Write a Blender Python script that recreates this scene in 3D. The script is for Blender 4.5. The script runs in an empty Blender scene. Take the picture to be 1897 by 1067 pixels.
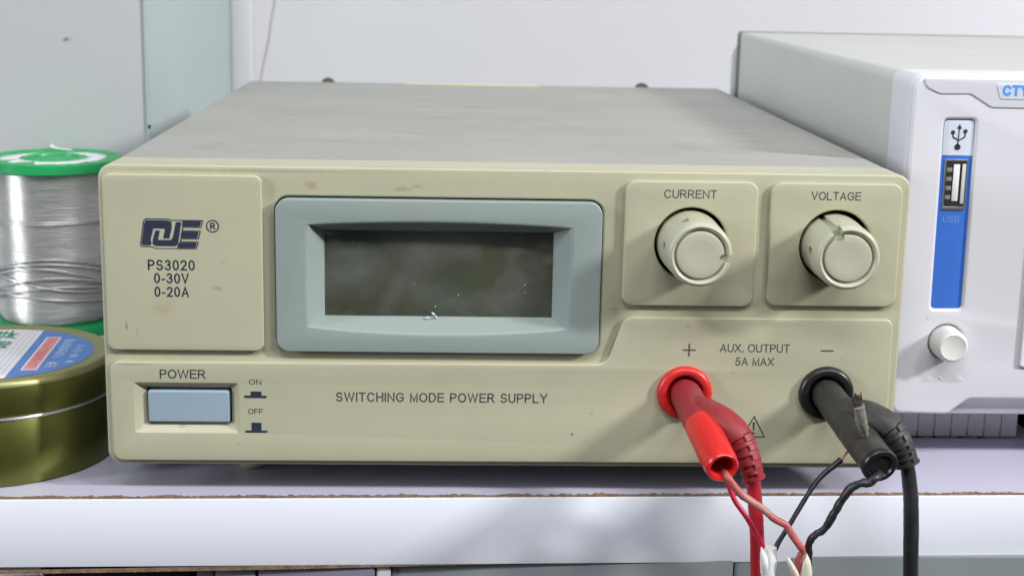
import bpy, bmesh, math, random
from mathutils import Vector, Matrix, noise
random.seed(7)
S = 0.001                                   # everything below is written in millimetres
scene = bpy.context.scene
C = scene.collection
R = math.radians

# ------------------------------------------------------------------ camera
cam_d = bpy.data.cameras.new("camera")
cam = bpy.data.objects.new("camera", cam_d); C.objects.link(cam); scene.camera = cam
cam_d.sensor_width = 36.0; cam_d.lens = 2800.0/1897.0*36.0
cam_d.clip_start = 0.02; cam_d.clip_end = 60
p_, yw, rl = 0.2144, 0.0422, 0.0200
fwd = Vector((math.sin(yw)*math.cos(p_), math.cos(yw)*math.cos(p_), -math.sin(p_)))
rt = Vector((math.cos(yw), -math.sin(yw), 0)); up = rt.cross(fwd)
r2 = rt*math.cos(rl)+up*math.sin(rl); u2 = up*math.cos(rl)-rt*math.sin(rl)
cam.matrix_world = Matrix(((r2.x, u2.x, -fwd.x, -21.3*S), (r2.y, u2.y, -fwd.y, -552*S), (r2.z, u2.z, -fwd.z, 202.2*S), (0, 0, 0, 1)))
cam_d.dof.use_dof = True; cam_d.dof.focus_distance = 0.565; cam_d.dof.aperture_fstop = 20

# ------------------------------------------------------------------ light: fluorescent tubes of a workshop, an added overhead fill and pale surroundings
scene.view_settings.view_transform = 'Standard'; scene.view_settings.look = 'None'
scene.view_settings.exposure = 0.0; scene.view_settings.gamma = 1.0
w = bpy.data.worlds.new("World"); scene.world = w; w.use_nodes = True
WN = w.node_tree.nodes; WL = w.node_tree.links; bg = WN['Background']      # room: bright ceiling and walls, dim floor
wt_ = WN.new('ShaderNodeTexCoord'); ws = WN.new('ShaderNodeSeparateXYZ'); wr = WN.new('ShaderNodeValToRGB'); wm = WN.new('ShaderNodeMapRange')
WL.new(wt_.outputs['Generated'], ws.inputs[0]); WL.new(ws.outputs['Z'], wm.inputs[0]); wm.inputs[1].default_value = -1; WL.new(wm.outputs[0], wr.inputs[0])
wr.color_ramp.elements[0].position = 0.50; wr.color_ramp.elements[0].color = (0.10, 0.10, 0.11, 1)
wr.color_ramp.elements[1].position = 0.85; wr.color_ramp.elements[1].color = (0.90, 0.95, 1.0, 1)
WL.new(wr.outputs[0], bg.inputs[0]); bg.inputs[1].default_value = 0.36
def area(name, loc, target, sx, sy, power, col, spin=0):
    d = bpy.data.lights.new(name, 'AREA'); d.shape = 'RECTANGLE'; d.size = sx; d.size_y = sy; d.energy = power; d.color = col
    o = bpy.data.objects.new(name, d); C.objects.link(o); o.location = loc
    q = (Vector(target)-Vector(loc)).to_track_quat('-Z', 'Y')
    o.rotation_euler = (q.to_matrix() @ Matrix.Rotation(spin, 3, 'Z')).to_euler()
area("window_right", (2.05, -0.95, 1.2), (0, 0, 0.06), 0.10, 0.34, 58, (1, 0.985, 0.96), R(30))
area("ceiling_tube_near_right", (1.0, -1.15, 1.55), (0, 0, 0.06), 0.16, 0.6, 13, (1, 0.985, 0.96), R(20))
area("ceiling_tube_front", (-0.1, -1.4, 1.95), (0, 0, 0.06), 1.2, 0.2, 24, (0.97, 0.99, 1), 0)
area("window_left", (-2.1, -0.75, 0.62), (0, 0, 0.06), 0.3, 0.8, 26, (0.95, 0.98, 1), 0)
area("fill_over", (0.3, -0.1, 2.1), (0, 0.1, 0.06), 0.3, 1.3, 2, (0.97, 0.99, 1), 0)  # added unseen fill from above to soften the contrast

# ------------------------------------------------------------------ materials
def srgb(r, g, b):
    f = lambda c: (c/255/12.92 if c/255 <= 0.04045 else ((c/255+0.055)/1.055)**2.4)
    return (f(r), f(g), f(b))
def mat(name, col, rough=0.5, metal=0.0, var=0.0, vscale=30.0, var2=0.0, bump=0.0, bscale=400.0, spots=(), spec=0.5, coat=0.0, sss=0.0, stretch=(1, 1, 1), dirt=None):
    m = bpy.data.materials.new(name); m.use_nodes = True; nt = m.node_tree; N = nt.nodes; L = nt.links
    b = N['Principled BSDF']
    b.inputs['Base Color'].default_value = (*col, 1); b.inputs['Roughness'].default_value = rough; b.inputs['Metallic'].default_value = metal
    b.inputs['Specular IOR Level'].default_value = spec; b.inputs['Coat Weight'].default_value = coat
    if sss: b.inputs['Subsurface Weight'].default_value = sss; b.inputs['Subsurface Scale'].default_value = 0.002
    if not (var or bump or spots or dirt): return m
    tc = N.new('ShaderNodeTexCoord'); mp = N.new('ShaderNodeMapping'); mp.inputs['Scale'].default_value = stretch
    L.new(tc.outputs['Object'], mp.inputs[0]); src = None
    def mixc(fac, a, bcol):
        mx = N.new('ShaderNodeMix'); mx.data_type = 'RGBA'
        L.new(fac, mx.inputs[0])
        if a is None: mx.inputs[6].default_value = (*col, 1)
        else: L.new(a, mx.inputs[6])
        mx.inputs[7].default_value = (*bcol, 1); return mx.outputs[2]
    def ns(scale, lo, hi, amt, det=6):
        n = N.new('ShaderNodeTexNoise'); n.inputs['Scale'].default_value = scale; n.inputs['Detail'].default_value = det; n.inputs['Roughness'].default_value = 0.6
        L.new(mp.outputs[0], n.inputs['Vector'])
        r = N.new('ShaderNodeMapRange'); r.inputs[1].default_value = lo; r.inputs[2].default_value = hi; r.inputs[4].default_value = amt
        L.new(n.outputs[0], r.inputs[0]); return r.outputs[0], n
    if var:
        f, n1 = ns(vscale, 0.35, 0.7, 1.0); src = mixc(f, None, tuple(c*(1-var) for c in col))
        f, _ = ns(vscale*9, 0.5, 0.8, var2); src = mixc(f, src, tuple(c*0.55 for c in col)) if var2 else src
        rr = N.new('ShaderNodeMapRange'); rr.inputs[3].default_value = rough*0.85; rr.inputs[4].default_value = min(1, rough*1.2); L.new(n1.outputs[0], rr.inputs[0]); L.new(rr.outputs[0], b.inputs['Roughness'])
    if dirt:
        f, _ = ns(dirt[1], dirt[2], dirt[3], dirt[4]); src = mixc(f, src, dirt[0])
    for (x, y, z, sx, sy, sz, sc, a) in spots:
        vm = N.new('ShaderNodeMapping'); vm.vector_type = 'TEXTURE'
        vm.inputs['Location'].default_value = (x*S, y*S, z*S); vm.inputs['Scale'].default_value = (sx*S, sy*S, sz*S)
        L.new(tc.outputs['Object'], vm.inputs[0]); ln = N.new('ShaderNodeVectorMath'); ln.operation = 'LENGTH'; L.new(vm.outputs[0], ln.inputs[0])
        nn = N.new('ShaderNodeTexNoise'); nn.inputs['Scale'].default_value = 500; L.new(tc.outputs['Object'], nn.inputs['Vector'])
        ad = N.new('ShaderNodeMath'); ad.operation = 'MULTIPLY_ADD'; L.new(nn.outputs[0], ad.inputs[0]); ad.inputs[1].default_value = 1.2; L.new(ln.outputs['Value'], ad.inputs[2])
        r = N.new('ShaderNodeMapRange'); r.inputs[1].default_value = 1.7; r.inputs[2].default_value = 0.7; r.inputs[4].default_value = a
        L.new(ad.outputs[0], r.inputs[0]); src = mixc(r.outputs[0], src, sc)
    if src: L.new(src, b.inputs['Base Color'])
    if bump:
        n = N.new('ShaderNodeTexNoise'); n.inputs['Scale'].default_value = bscale; n.inputs['Detail'].default_value = 4; L.new(mp.outputs[0], n.inputs['Vector'])
        bp = N.new('ShaderNodeBump'); bp.inputs['Strength'].default_value = bump; bp.inputs['Distance'].default_value = 0.0003
        L.new(n.outputs[0], bp.inputs['Height']); L.new(bp.outputs[0], b.inputs['Normal'])
    return m
brown = srgb(120, 95, 50); grime = srgb(95, 92, 70)
fspots = [(-72.5, 0, 119.5, 2.6, 60, 1.9, srgb(150, 120, 70), .6), (-39, 0, 118.6, 4.5, 60, 1.2, grime, .35), (-34, 0, 119.6, 2.5, 60, .8, grime, .35),
          (-107, 0, 81, 2.2, 60, 1.0, grime, .4), (-141, 0, 66, .5, 60, 2.6, srgb(120, 80, 60), .6), (-137, 0, 64, .5, 60, 2.0, srgb(140, 120, 90), .5),
          (-127, 0, 73, 5, 60, 3, srgb(165, 155, 105), .5), (26, 0, 25.5, .5, 60, .7, srgb(30, 30, 30), .9), (68.5, 0, 68.5, 1.0, 60, 1.0, srgb(150, 120, 70), .5),
          (62, 0, 64.5, 1.8, 60, .8, srgb(170, 140, 90), .4), (-140, 0, 51.6, 10, 60, .8, grime, .3), (-95, 0, 124.5, 60, 60, .7, grime, .35),
          (60, 0, 74.2, 30, 60, .6, grime, .35), (-122, 0, 27, 2, 60, .6, grime, .5), (104, 0, 69.5, 14, 60, 1.5, srgb(150, 140, 110), .3)]
M = {}
IV = (0.466, 0.454, 0.326)
M['ivory'] = mat('ivory_plastic', IV, 0.42, var=0.08, vscale=16, var2=0.08, dirt=((0.2, 0.18, 0.11), 170, .69, .76, .4), bump=0.2, bscale=2500, spots=fspots, sss=0.0)
M['knob'] = mat('knob_plastic', (0.46, 0.46, 0.355), 0.33, var=0.04, vscale=60, bump=.1, bscale=900)
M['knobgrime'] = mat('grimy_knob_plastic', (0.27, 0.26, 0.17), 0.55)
M['dark'] = mat('dark_gap', (0.012, 0.011, 0.010), 0.7)
CS = [(-62, 257, 4, 3, .6), (-28, 186, 9, 4, .5), (-97, 166, 7, 3, .4), (-43, 120, 12, 2.5, .4), (58, 174, 12, 3, .35), (20, 187, 8, 3, .4), (-74, 85, 12, 2, .4), (-150, 137, 12, 6, .3), (-32, 241, 10, 6, .3), (85, 296, 14, 5, .3), (109, 105, 10, 3, .45), (12, 116, 7, 2, .35), (37, 236, 9, 4, .3), (112, 137, 7, 2, .4), (130, 60, 10, 3, .4), (-120, 60, 7, 1.5, .45)]
cspots = [(x, y, 125.5, a, b, 9, (0.16, 0.15, 0.135), k) for x, y, a, b, k in CS]
M['cover'] = mat('grey_painted_steel', (0.33, 0.33, 0.305), 0.5, var=0.14, vscale=14, var2=0.2, bump=0.35, bscale=1500, stretch=(0.8, 1.2, 1), dirt=((0.20, 0.19, 0.175), 22, 0.62, 0.74, 0.5), spots=cspots)
M['frame'] = mat('blue_grey_plastic', (0.28, 0.335, 0.322), 0.42, var=0.05, vscale=25, bump=0.2, bscale=2200)
M['button'] = mat('blue_button_plastic', (0.30, 0.39, 0.48), 0.35, var=0.05, vscale=60)
M['ink'] = mat('navy_ink', (0.022, 0.032, 0.065), 0.55, var=0.3, vscale=400)
M['inkgrey'] = mat('worn_grey_ink', (0.07, 0.075, 0.085), 0.6, var=0.4, vscale=500)
M['lcd'] = mat('dark_lcd', (0.062, 0.070, 0.042), 0.3, var=0.25, vscale=18, dirt=((0.045, 0.078, 0.052), 14, 0.5, 0.62, 0.8))
M['red'] = mat('bright_red_plastic', (0.62, 0.020, 0.020), 0.28, sss=0.15, var=.05, vscale=100)
M['redring'] = mat('red_socket_plastic', (0.62, 0.025, 0.025), 0.33, var=.08, vscale=100)
M['maroon'] = mat('dusty_dark_red_rubber', (0.30, 0.022, 0.030), 0.5, var=0.25, vscale=60, var2=0.2, bump=.3, bscale=1500, dirt=((0.22, .12, .12), 120, .5, .75, .5))
M['redcable'] = mat('red_cable_jacket', (0.42, 0.018, 0.03), 0.4, var=0.15, vscale=60)
M['black'] = mat('black_socket_plastic', (0.013, 0.014, 0.016), 0.32, var=0.2, vscale=100)
M['rubber'] = mat('dusty_black_rubber', (0.035, 0.034, 0.032), 0.5, var=0.35, vscale=70, var2=0.2, bump=.4, bscale=1500, dirt=((0.085, .08, .07), 90, .48, .75, .6))
M['blackcable'] = mat('black_cable_jacket', (0.022, 0.025, 0.030), 0.38, var=0.3, vscale=80, dirt=((0.08, .08, .085), 200, .5, .8, .35))
M['pink'] = mat('faded_red_wire', (0.48, 0.10, 0.10), 0.45, var=0.25, vscale=60, dirt=((0.42, .30, .26), 45, .5, .68, .7))
M['crimson'] = mat('crimson_wire', (0.55, 0.02, 0.06), 0.35)
M['copper'] = mat('copper_strands', (0.55, 0.25, 0.16), 0.4, 0.6)
M['whitejacket'] = mat('white_cable_jacket', (0.80, 0.80, 0.82), 0.4, var=.04, vscale=80)
M['cream'] = mat('cream_cable_jacket', (0.70, 0.66, 0.55), 0.45, var=.12, vscale=90)
M['clear'] = mat('cloudy_sleeve', (0.27, 0.26, 0.23), 0.3, var=0.4, vscale=250)
M['strand'] = mat('tarnished_strands', (0.10, 0.07, 0.055), 0.5, var=.5, vscale=500)
M['white'] = mat('white_instrument_plastic', (0.66, 0.66, 0.715), 0.38, var=0.03, vscale=12, bump=.12, bscale=2000)
M['whitecover'] = mat('off_white_painted_steel', (0.53, 0.532, 0.52), 0.45, var=0.06, vscale=10, var2=.05, bump=.2, bscale=1200, dirt=((0.45, .44, .41), 9, .6, .75, .35))
M['seam'] = mat('grey_seam', (0.20, 0.20, 0.18), 0.6)
M['blue'] = mat('blue_label', (0.045, 0.16, 0.60), 0.4, var=.05, vscale=90)
M['paleblue'] = mat('pale_label', (0.62, 0.66, 0.74), 0.3)
M['ctblue'] = mat('logo_blue', (0.09, 0.30, 0.80), 0.35)
M['usbtext'] = mat('faded_print', (0.16, 0.30, 0.66), 0.5)
M['steel'] = mat('port_steel', (0.62, 0.62, 0.62), 0.28, 0.9)
M['vent'] = mat('vent_plastic', (0.58, 0.58, 0.57), 0.5, var=.06, vscale=50)
M['laminate'] = mat('white_laminate', (0.50, 0.485, 0.61), 0.33, var=0.03, vscale=9, var2=.03, dirt=((0.45, .43, .45), 40, .66, .76, .4))
M['edging'] = mat('white_edge_band', (0.75, 0.78, 0.87), 0.5, var=0.02, vscale=8, bump=.05, bscale=100)
M['chip'] = mat('chipboard', (0.25, 0.165, 0.10), 0.9, var=0.6, vscale=300, bump=1, bscale=1500)
M['wall'] = mat('white_painted_wall', (0.60, 0.605, 0.63), 0.6, var=0.03, vscale=3, bump=.15, bscale=120, dirt=((0.50, .50, .51), 5, .62, .8, .3))
M['panelwhite'] = mat('pale_grey_board', (0.445, 0.46, 0.475), 0.42, var=0.04, vscale=3, bump=.1, bscale=80)
M['panelgreen'] = mat('pale_green_board', (0.375, 0.45, 0.45), 0.35, var=0.04, vscale=4)
M['crack'] = mat('tan_crack', (0.55, 0.48, 0.42), 0.8, var=.4, vscale=90)
M['gold'] = mat('olive_gold_tin', (0.17, 0.18, 0.048), 0.36, 0.85, var=0.10, vscale=30, var2=.08, bump=.08, bscale=400)
M['goldtop'] = mat('olive_gold_lid', (0.33, 0.32, 0.15), 0.42, 0.7, var=0.12, vscale=40)
M['bead'] = mat('bare_tin_bead', (0.62, 0.64, 0.60), 0.25, 0.9)
M['paper'] = mat('white_printed_label', (0.74, 0.72, 0.76), 0.35)
M['paperblue'] = mat('blue_printed_label', (0.06, 0.19, 0.56), 0.33, var=.1, vscale=60)
M['pinkprint'] = mat('pink_print', (0.74, 0.36, 0.38), 0.4)
M['redprint'] = mat('red_print', (0.62, 0.12, 0.11), 0.4)
M['greenprint'] = mat('green_print', (0.02, 0.26, 0.11), 0.4)
M['lineprint'] = mat('thin_line_print', (0.50, 0.48, 0.55), 0.4)
M['lightprint'] = mat('light_print', (0.45, 0.58, 0.78), 0.4)
M['green'] = mat('green_spool_plastic', (0.012, 0.33, 0.095), 0.35, var=.10, vscale=60, sss=.05)
M['solder'] = mat('solder_wire', (0.74, 0.74, 0.72), 0.33, 0.92, var=.18, vscale=40, var2=.1)
M['spoolpaper'] = mat('torn_white_paper', (0.70, 0.71, 0.74), 0.6, var=.1, vscale=90, bump=1, bscale=300)
M['yellow'] = mat('yellow_sticker', (0.66, 0.62, 0.28), 0.5)
M['screw'] = mat('old_screw_head', (0.20, 0.18, 0.14), 0.45, 0.5, var=.3, vscale=200)
M['blackbox'] = mat('matt_black', (0.008, 0.008, 0.009), 0.6)
M['lavender'] = mat('lavender_grey_board', (0.17, 0.155, 0.22), 0.5, var=.12, vscale=30)
M['greymetal'] = mat('grey_metal_front', (0.20, 0.225, 0.235), 0.4, var=.05, vscale=10)
M['lightgrey'] = mat('light_grey_board', (0.50, 0.52, 0.54), 0.5, var=.05, vscale=10)
# glossy clear film
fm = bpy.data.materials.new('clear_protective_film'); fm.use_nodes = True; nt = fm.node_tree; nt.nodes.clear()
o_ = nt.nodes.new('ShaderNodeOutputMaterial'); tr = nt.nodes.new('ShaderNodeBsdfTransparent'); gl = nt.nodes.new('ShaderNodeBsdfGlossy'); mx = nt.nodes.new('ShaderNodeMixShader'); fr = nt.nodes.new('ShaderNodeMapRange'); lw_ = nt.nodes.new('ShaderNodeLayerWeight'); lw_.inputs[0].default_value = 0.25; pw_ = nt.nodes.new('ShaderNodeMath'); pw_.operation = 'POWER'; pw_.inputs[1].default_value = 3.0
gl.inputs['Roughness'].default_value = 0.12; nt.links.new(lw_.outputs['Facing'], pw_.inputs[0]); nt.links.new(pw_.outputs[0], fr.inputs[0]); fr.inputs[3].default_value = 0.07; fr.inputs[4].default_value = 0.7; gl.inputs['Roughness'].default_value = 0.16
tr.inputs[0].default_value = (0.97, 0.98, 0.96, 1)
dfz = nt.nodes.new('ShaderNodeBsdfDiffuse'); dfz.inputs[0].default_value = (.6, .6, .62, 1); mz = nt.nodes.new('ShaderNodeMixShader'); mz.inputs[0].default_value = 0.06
fn_ = nt.nodes.new('ShaderNodeTexNoise'); ft_ = nt.nodes.new('ShaderNodeTexCoord'); fr_ = nt.nodes.new('ShaderNodeMapRange'); fn_.inputs['Scale'].default_value = 45; fn_.inputs['Detail'].default_value = 3; fn_.inputs['Distortion'].default_value = .4; nt.links.new(ft_.outputs['Object'], fn_.inputs['Vector']); nt.links.new(fn_.outputs[0], fr_.inputs[0]); fr_.inputs[1].default_value = .4; fr_.inputs[2].default_value = .75; fr_.inputs[3].default_value = .02; fr_.inputs[4].default_value = .14; nt.links.new(fr_.outputs[0], mz.inputs[0])  # pale diffuse haze in noise patches stands in for room reflections
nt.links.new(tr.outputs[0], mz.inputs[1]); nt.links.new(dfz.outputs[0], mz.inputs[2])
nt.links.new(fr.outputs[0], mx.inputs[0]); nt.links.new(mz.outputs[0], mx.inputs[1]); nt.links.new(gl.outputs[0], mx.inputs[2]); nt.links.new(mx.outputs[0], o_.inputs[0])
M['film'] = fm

# ------------------------------------------------------------------ builders (millimetres in world axes)
def root_of(o):
    while o.parent: o = o.parent
    return o
def finish(name, me, m, parent=None, smooth=40):
    """me: mesh with vertices in mm, world axes"""
    off = root_of(parent).get('origin_mm', (0, 0, 0)) if parent else (0, 0, 0)
    off = Vector(off)
    for v in me.vertices: v.co = (v.co-off)*S
    me.materials.clear(); me.materials.append(m)
    if smooth:
        me.shade_smooth(); me.set_sharp_from_angle(angle=R(smooth))
    else: me.shade_flat()
    me.update(); me.name = name
    o = bpy.data.objects.new(name, me); C.objects.link(o)
    if parent: o.parent = parent
    return o
def mesh(name, vs, fs, m, parent=None, smooth=40):
    me = bpy.data.meshes.new(name); me.from_pydata([tuple(v) for v in vs], [], fs)
    bm = bmesh.new(); bm.from_mesh(me); bmesh.ops.remove_doubles(bm, verts=bm.verts, dist=1e-4); bmesh.ops.recalc_face_normals(bm, faces=bm.faces); bm.to_mesh(me); bm.free()
    return finish(name, me, m, parent, smooth)
def thing(name, loc, label, cat, group=None):
    o = bpy.data.objects.new(name, None); C.objects.link(o); o.empty_display_size = 0.01
    o.location = Vector(loc)*S; o['origin_mm'] = tuple(float(c) for c in loc)
    return tag(o, label, cat, group)
def tag(o, label, cat, group=None):
    o['label'] = label; o['category'] = cat
    if group: o['group'] = group
    return o
def rpoly(pts, r, n=6):
    """polygon with rounded corners; r a number or list"""
    out = []; k = len(pts); rs = r if isinstance(r, (list, tuple)) else [r]*k
    for i in range(k):
        p = Vector(pts[i]); a = Vector(pts[i-1]); b = Vector(pts[(i+1) % k]); rr = rs[i]
        if rr <= 0: out.append(tuple(p)); continue
        d1 = (a-p).normalized(); d2 = (b-p).normalized(); ang = d1.angle(d2); t = rr/math.tan(ang/2)
        t = min(t, (a-p).length*.49, (b-p).length*.49); rr = t*math.tan(ang/2)
        c = p+(d1+d2).normalized()*(rr/math.sin(ang/2)); s = p+d1*t-c; e = p+d2*t-c
        a0 = math.atan2(s.y, s.x); a1 = math.atan2(e.y, e.x); da = (a1-a0+math.pi) % (2*math.pi)-math.pi
        for j in range(n+1):
            q = a0+da*j/n; out.append((c.x+rr*math.cos(q), c.y+rr*math.sin(q)))
    return out
def rrect(x0, z0, x1, z1, r, n=6): return rpoly([(x0, z0), (x1, z0), (x1, z1), (x0, z1)], r, n)
def circle(cx, cz, r, n=48): return [(cx+r*math.cos(2*math.pi*i/n), cz+r*math.sin(2*math.pi*i/n)) for i in range(n)]
def curve_mesh(loops, depth, bevel, bres=3):
    cu = bpy.data.curves.new('tmp', 'CURVE'); cu.dimensions = '2D'; cu.fill_mode = 'BOTH'
    cu.extrude = max(depth/2-bevel, 0); cu.bevel_depth = bevel; cu.bevel_resolution = bres; cu.offset = -bevel
    for lp in loops:
        sp = cu.splines.new('POLY'); sp.points.add(len(lp)-1)
        for i, q in enumerate(lp): sp.points[i].co = (q[0], q[1], 0, 1)
        sp.use_cyclic_u = True
    o = bpy.data.objects.new('tmp', cu); C.objects.link(o)
    me = bpy.data.meshes.new_from_object(o.evaluated_get(bpy.context.evaluated_depsgraph_get()))
    bpy.data.objects.remove(o); bpy.data.curves.remove(cu)
    return me
def plate(name, loops, y0, y1, bevel, m, parent, smooth=50, bres=3, mapf=None):
    """upright plate in the XZ plane between y0 (front) and y1 (back)"""
    me = curve_mesh(loops, y1-y0, bevel, bres); yc = (y0+y1)/2
    for v in me.vertices:
        x, z, d = v.co; v.co = (x, yc-d, z) if mapf is None else mapf(x, z, d)
    bm = bmesh.new(); bm.from_mesh(me); bmesh.ops.remove_doubles(bm, verts=bm.verts, dist=1e-3)
    bmesh.ops.recalc_face_normals(bm, faces=bm.faces); bm.to_mesh(me); bm.free()
    return finish(name, me, m, parent, smooth)
def text(name, body, x0, z0, x1, z1, y, m, parent, bold=0.0, mapf=None, shear=0, space=1.0, depth=.12):
    """lettering fitted to the box x0..x1, z0..z1 on the plane y"""
    cu = bpy.data.curves.new('tmp', 'FONT'); cu.body = body; cu.size = 10; cu.offset = bold; cu.shear = shear; cu.space_character = space; cu.resolution_u = 4
    o = bpy.data.objects.new('tmp', cu); C.objects.link(o)
    me = bpy.data.meshes.new_from_object(o.evaluated_get(bpy.context.evaluated_depsgraph_get()))
    bpy.data.objects.remove(o); bpy.data.curves.remove(cu)
    xs = [v.co.x for v in me.vertices]; zs = [v.co.y for v in me.vertices]
    ax, bx, az, bz = min(xs), max(xs), min(zs), max(zs)
    bm = bmesh.new(); bm.from_mesh(me)
    r = bmesh.ops.extrude_face_region(bm, geom=bm.faces[:])
    for g in r['geom']:
        if isinstance(g, bmesh.types.BMVert): g.co.z += 1.0
    for v in bm.verts:
        x = x0+(v.co.x-ax)/(bx-ax)*(x1-x0); z = z0+(v.co.y-az)/(bz-az)*(z1-z0); d = v.co.z*depth
        v.co = (x, y-d, z) if mapf is None else mapf(x, z, d)
    bmesh.ops.recalc_face_normals(bm, faces=bm.faces); bm.to_mesh(me); bm.free()
    return finish(name, me, m, parent, 0)
def arc_(cx, cy, rx, ry, a0, a1, n=12): return [(cx+rx*math.cos(R(a0+(a1-a0)*i/n)), cy+ry*math.sin(R(a0+(a1-a0)*i/n))) for i in range(n+1)]
GL = {   # glyph: width and strokes on a cap height of 1
 'A': (.74, [[(0, 0), (.37, 1), (.74, 0)], [(.13, .33), (.61, .33)]]),
 'B': (.62, [[(.36, .53), (0, .53)], [(0, 0), (0, 1), (.34, 1)]+arc_(.34, .765, .22, .235, 90, -90)+[(.34, .53)]+arc_(.36, .265, .25, .265, 90, -90)+[(0, 0)]]),
 'C': (.74, [arc_(.39, .5, .39, .5, 38, 322, 24)]),
 'D': (.68, [[(0, 0), (0, 1), (.28, 1)]+arc_(.28, .5, .40, .5, 90, -90, 18)+[(0, 0)]]),
 'E': (.60, [[(.60, 1), (0, 1), (0, 0), (.62, 0)], [(0, .52), (.56, .52)]]),
 'F': (.56, [[(.56, 1), (0, 1), (0, 0)], [(0, .50), (.50, .50)]]),
 'G': (.78, [arc_(.40, .5, .40, .5, 40, 330, 24)+[(.77, .48), (.42, .48)]]),
 'H': (.66, [[(0, 0), (0, 1)], [(.66, 0), (.66, 1)], [(0, .52), (.66, .52)]]),
 'I': (.0, [[(0, 0), (0, 1)]]), 'L': (.54, [[(0, 1), (0, 0), (.54, 0)]]),
 'M': (.74, [[(0, 0), (0, 1), (.37, .06), (.74, 1), (.74, 0)]]), 'N': (.66, [[(0, 0), (0, 1), (.66, 0), (.66, 1)]]),
 'O': (.80, [arc_(.40, .5, .40, .5, 90, 450, 32)]),
 'P': (.60, [[(0, 0), (0, 1), (.34, 1)]+arc_(.34, .735, .26, .265, 90, -90)+[(0, .47)]]),
 'R': (.66, [[(0, 0), (0, 1), (.36, 1)]+arc_(.36, .745, .25, .255, 90, -90)+[(0, .49)], [(.34, .49), (.66, 0)]]),
 'S': (.62, [arc_(.31, .745, .27, .255, 25, 255, 16)+arc_(.31, .26, .30, .26, 80, -155, 16)]),
 'T': (.64, [[(0, 1), (.64, 1)], [(.32, 1), (.32, 0)]]),
 'U': (.66, [[(0, 1), (0, .36)]+arc_(.33, .34, .33, .34, 180, 360, 18)+[(.66, 1)]]),
 'V': (.72, [[(0, 1), (.36, 0), (.72, 1)]]), 'W': (1.06, [[(0, 1), (.26, 0), (.53, 1), (.80, 0), (1.06, 1)]]),
 'X': (.68, [[(0, 1), (.68, 0)], [(0, 0), (.68, 1)]]), 'Y': (.70, [[(0, 1), (.35, .45), (.70, 1)], [(.35, .45), (.35, 0)]]),
 '0': (.56, [arc_(.28, .5, .28, .5, 90, 450, 28)]),
 '2': (.56, [arc_(.28, .72, .27, .28, 165, -30, 14)+[(.02, 0), (.56, 0)]]),
 '3': (.56, [arc_(.27, .75, .24, .25, 155, -80, 14)+arc_(.27, .27, .28, .27, 80, -160, 14)]),
 '5': (.56, [[(.50, 1), (.12, 1), (.05, .50)]+arc_(.27, .33, .28, .33, 130, -155, 16)]),
 '-': (.26, [[(0, .36), (.26, .36)]]), '.': (.0, [[(-.03, .03), (.09, .03)]]), ' ': (.22, [])}
def letters(name, body, x0, z0, x1, z1, y, m, parent, st=.12, gap=.28, relief=0.0):
    """lettering drawn with strokes of even width (st of the cap height), printed on the plane y"""
    adv = 0; items = []
    for ch in body:
        wd_, strokes = GL[ch]; items.append((adv, strokes)); adv += wd_+gap
    adv -= gap; H = (z1-z0)*(1-st); k_ = st*(z1-z0)/2; sx = (x1-x0-2*k_)/adv; vs = []; fs = []; lay = 0
    for off, strokes in items:
        for sk in strokes:
            P = [Vector((x0+k_+(off+a)*sx, z0+k_+b*H)) for a, b in sk]
            P = [p for i, p in enumerate(P) if i == 0 or (p-P[i-1]).length > 1e-3]
            closed = (P[0]-P[-1]).length < 1e-2
            n = len(P); lay = (lay+1) % 3; yy = y-.012-lay*.006-relief
            for i in range(n):
                a = (P[i]-P[i-1]).normalized() if i else ((P[i]-P[-2]).normalized() if closed else (P[1]-P[0]).normalized())
                b = (P[i+1]-P[i]).normalized() if i < n-1 else ((P[1]-P[0]).normalized() if closed else a)
                t = (a+b); t = t.normalized() if t.length > 1e-3 else a
                nn = Vector((-t.y, t.x)); c = max(.45, abs(nn.dot(Vector((-a.y, a.x))))); e = nn*(k_/c)
                ext = Vector((0, 0))
                if not closed and i in (0, n-1): ext = (-t if i == 0 else t)*k_*.98
                for q in (P[i]+e+ext, P[i]-e+ext): vs.append((q.x, yy, q.y))
            o0 = len(vs)-2*n
            for i in range(n-1): fs.append((o0+2*i, o0+2*i+1, o0+2*i+3, o0+2*i+2))
    me = bpy.data.meshes.new(name); me.from_pydata(vs, [], fs); return finish(name, me, m, parent, 0)
def frame_of(ax):
    ax = Vector(ax).normalized(); h = Vector((0, 0, 1)) if abs(ax.z) < .9 else Vector((1, 0, 0))
    u = ax.cross(h).normalized(); return u, ax.cross(u).normalized(), ax
def lathe(name, prof, org, ax, m, parent, seg=64, smooth=40, closed=False, wob=None):
    """prof: (radius, distance along axis)"""
    u, v, a = frame_of(ax); org = Vector(org); vs = []; fs = []; k = len(prof)
    for (r, h) in prof:
        for i in range(seg):
            t = 2*math.pi*i/seg; rr = r+(wob(t, h) if wob else 0)
            vs.append(org+a*h+(u*math.cos(t)+v*math.sin(t))*rr)
    for j in range(k if closed else k-1):
        b = (j+1) % k
        for i in range(seg): fs.append((j*seg+i, j*seg+(i+1) % seg, b*seg+(i+1) % seg, b*seg+i))
    if not closed:
        if prof[0][0] > 1e-3: fs.append(tuple(range(seg)))
        if prof[-1][0] > 1e-3: fs.append(tuple(range((k-1)*seg, k*seg)))
    return mesh(name, vs, fs, m, parent, smooth)
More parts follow.
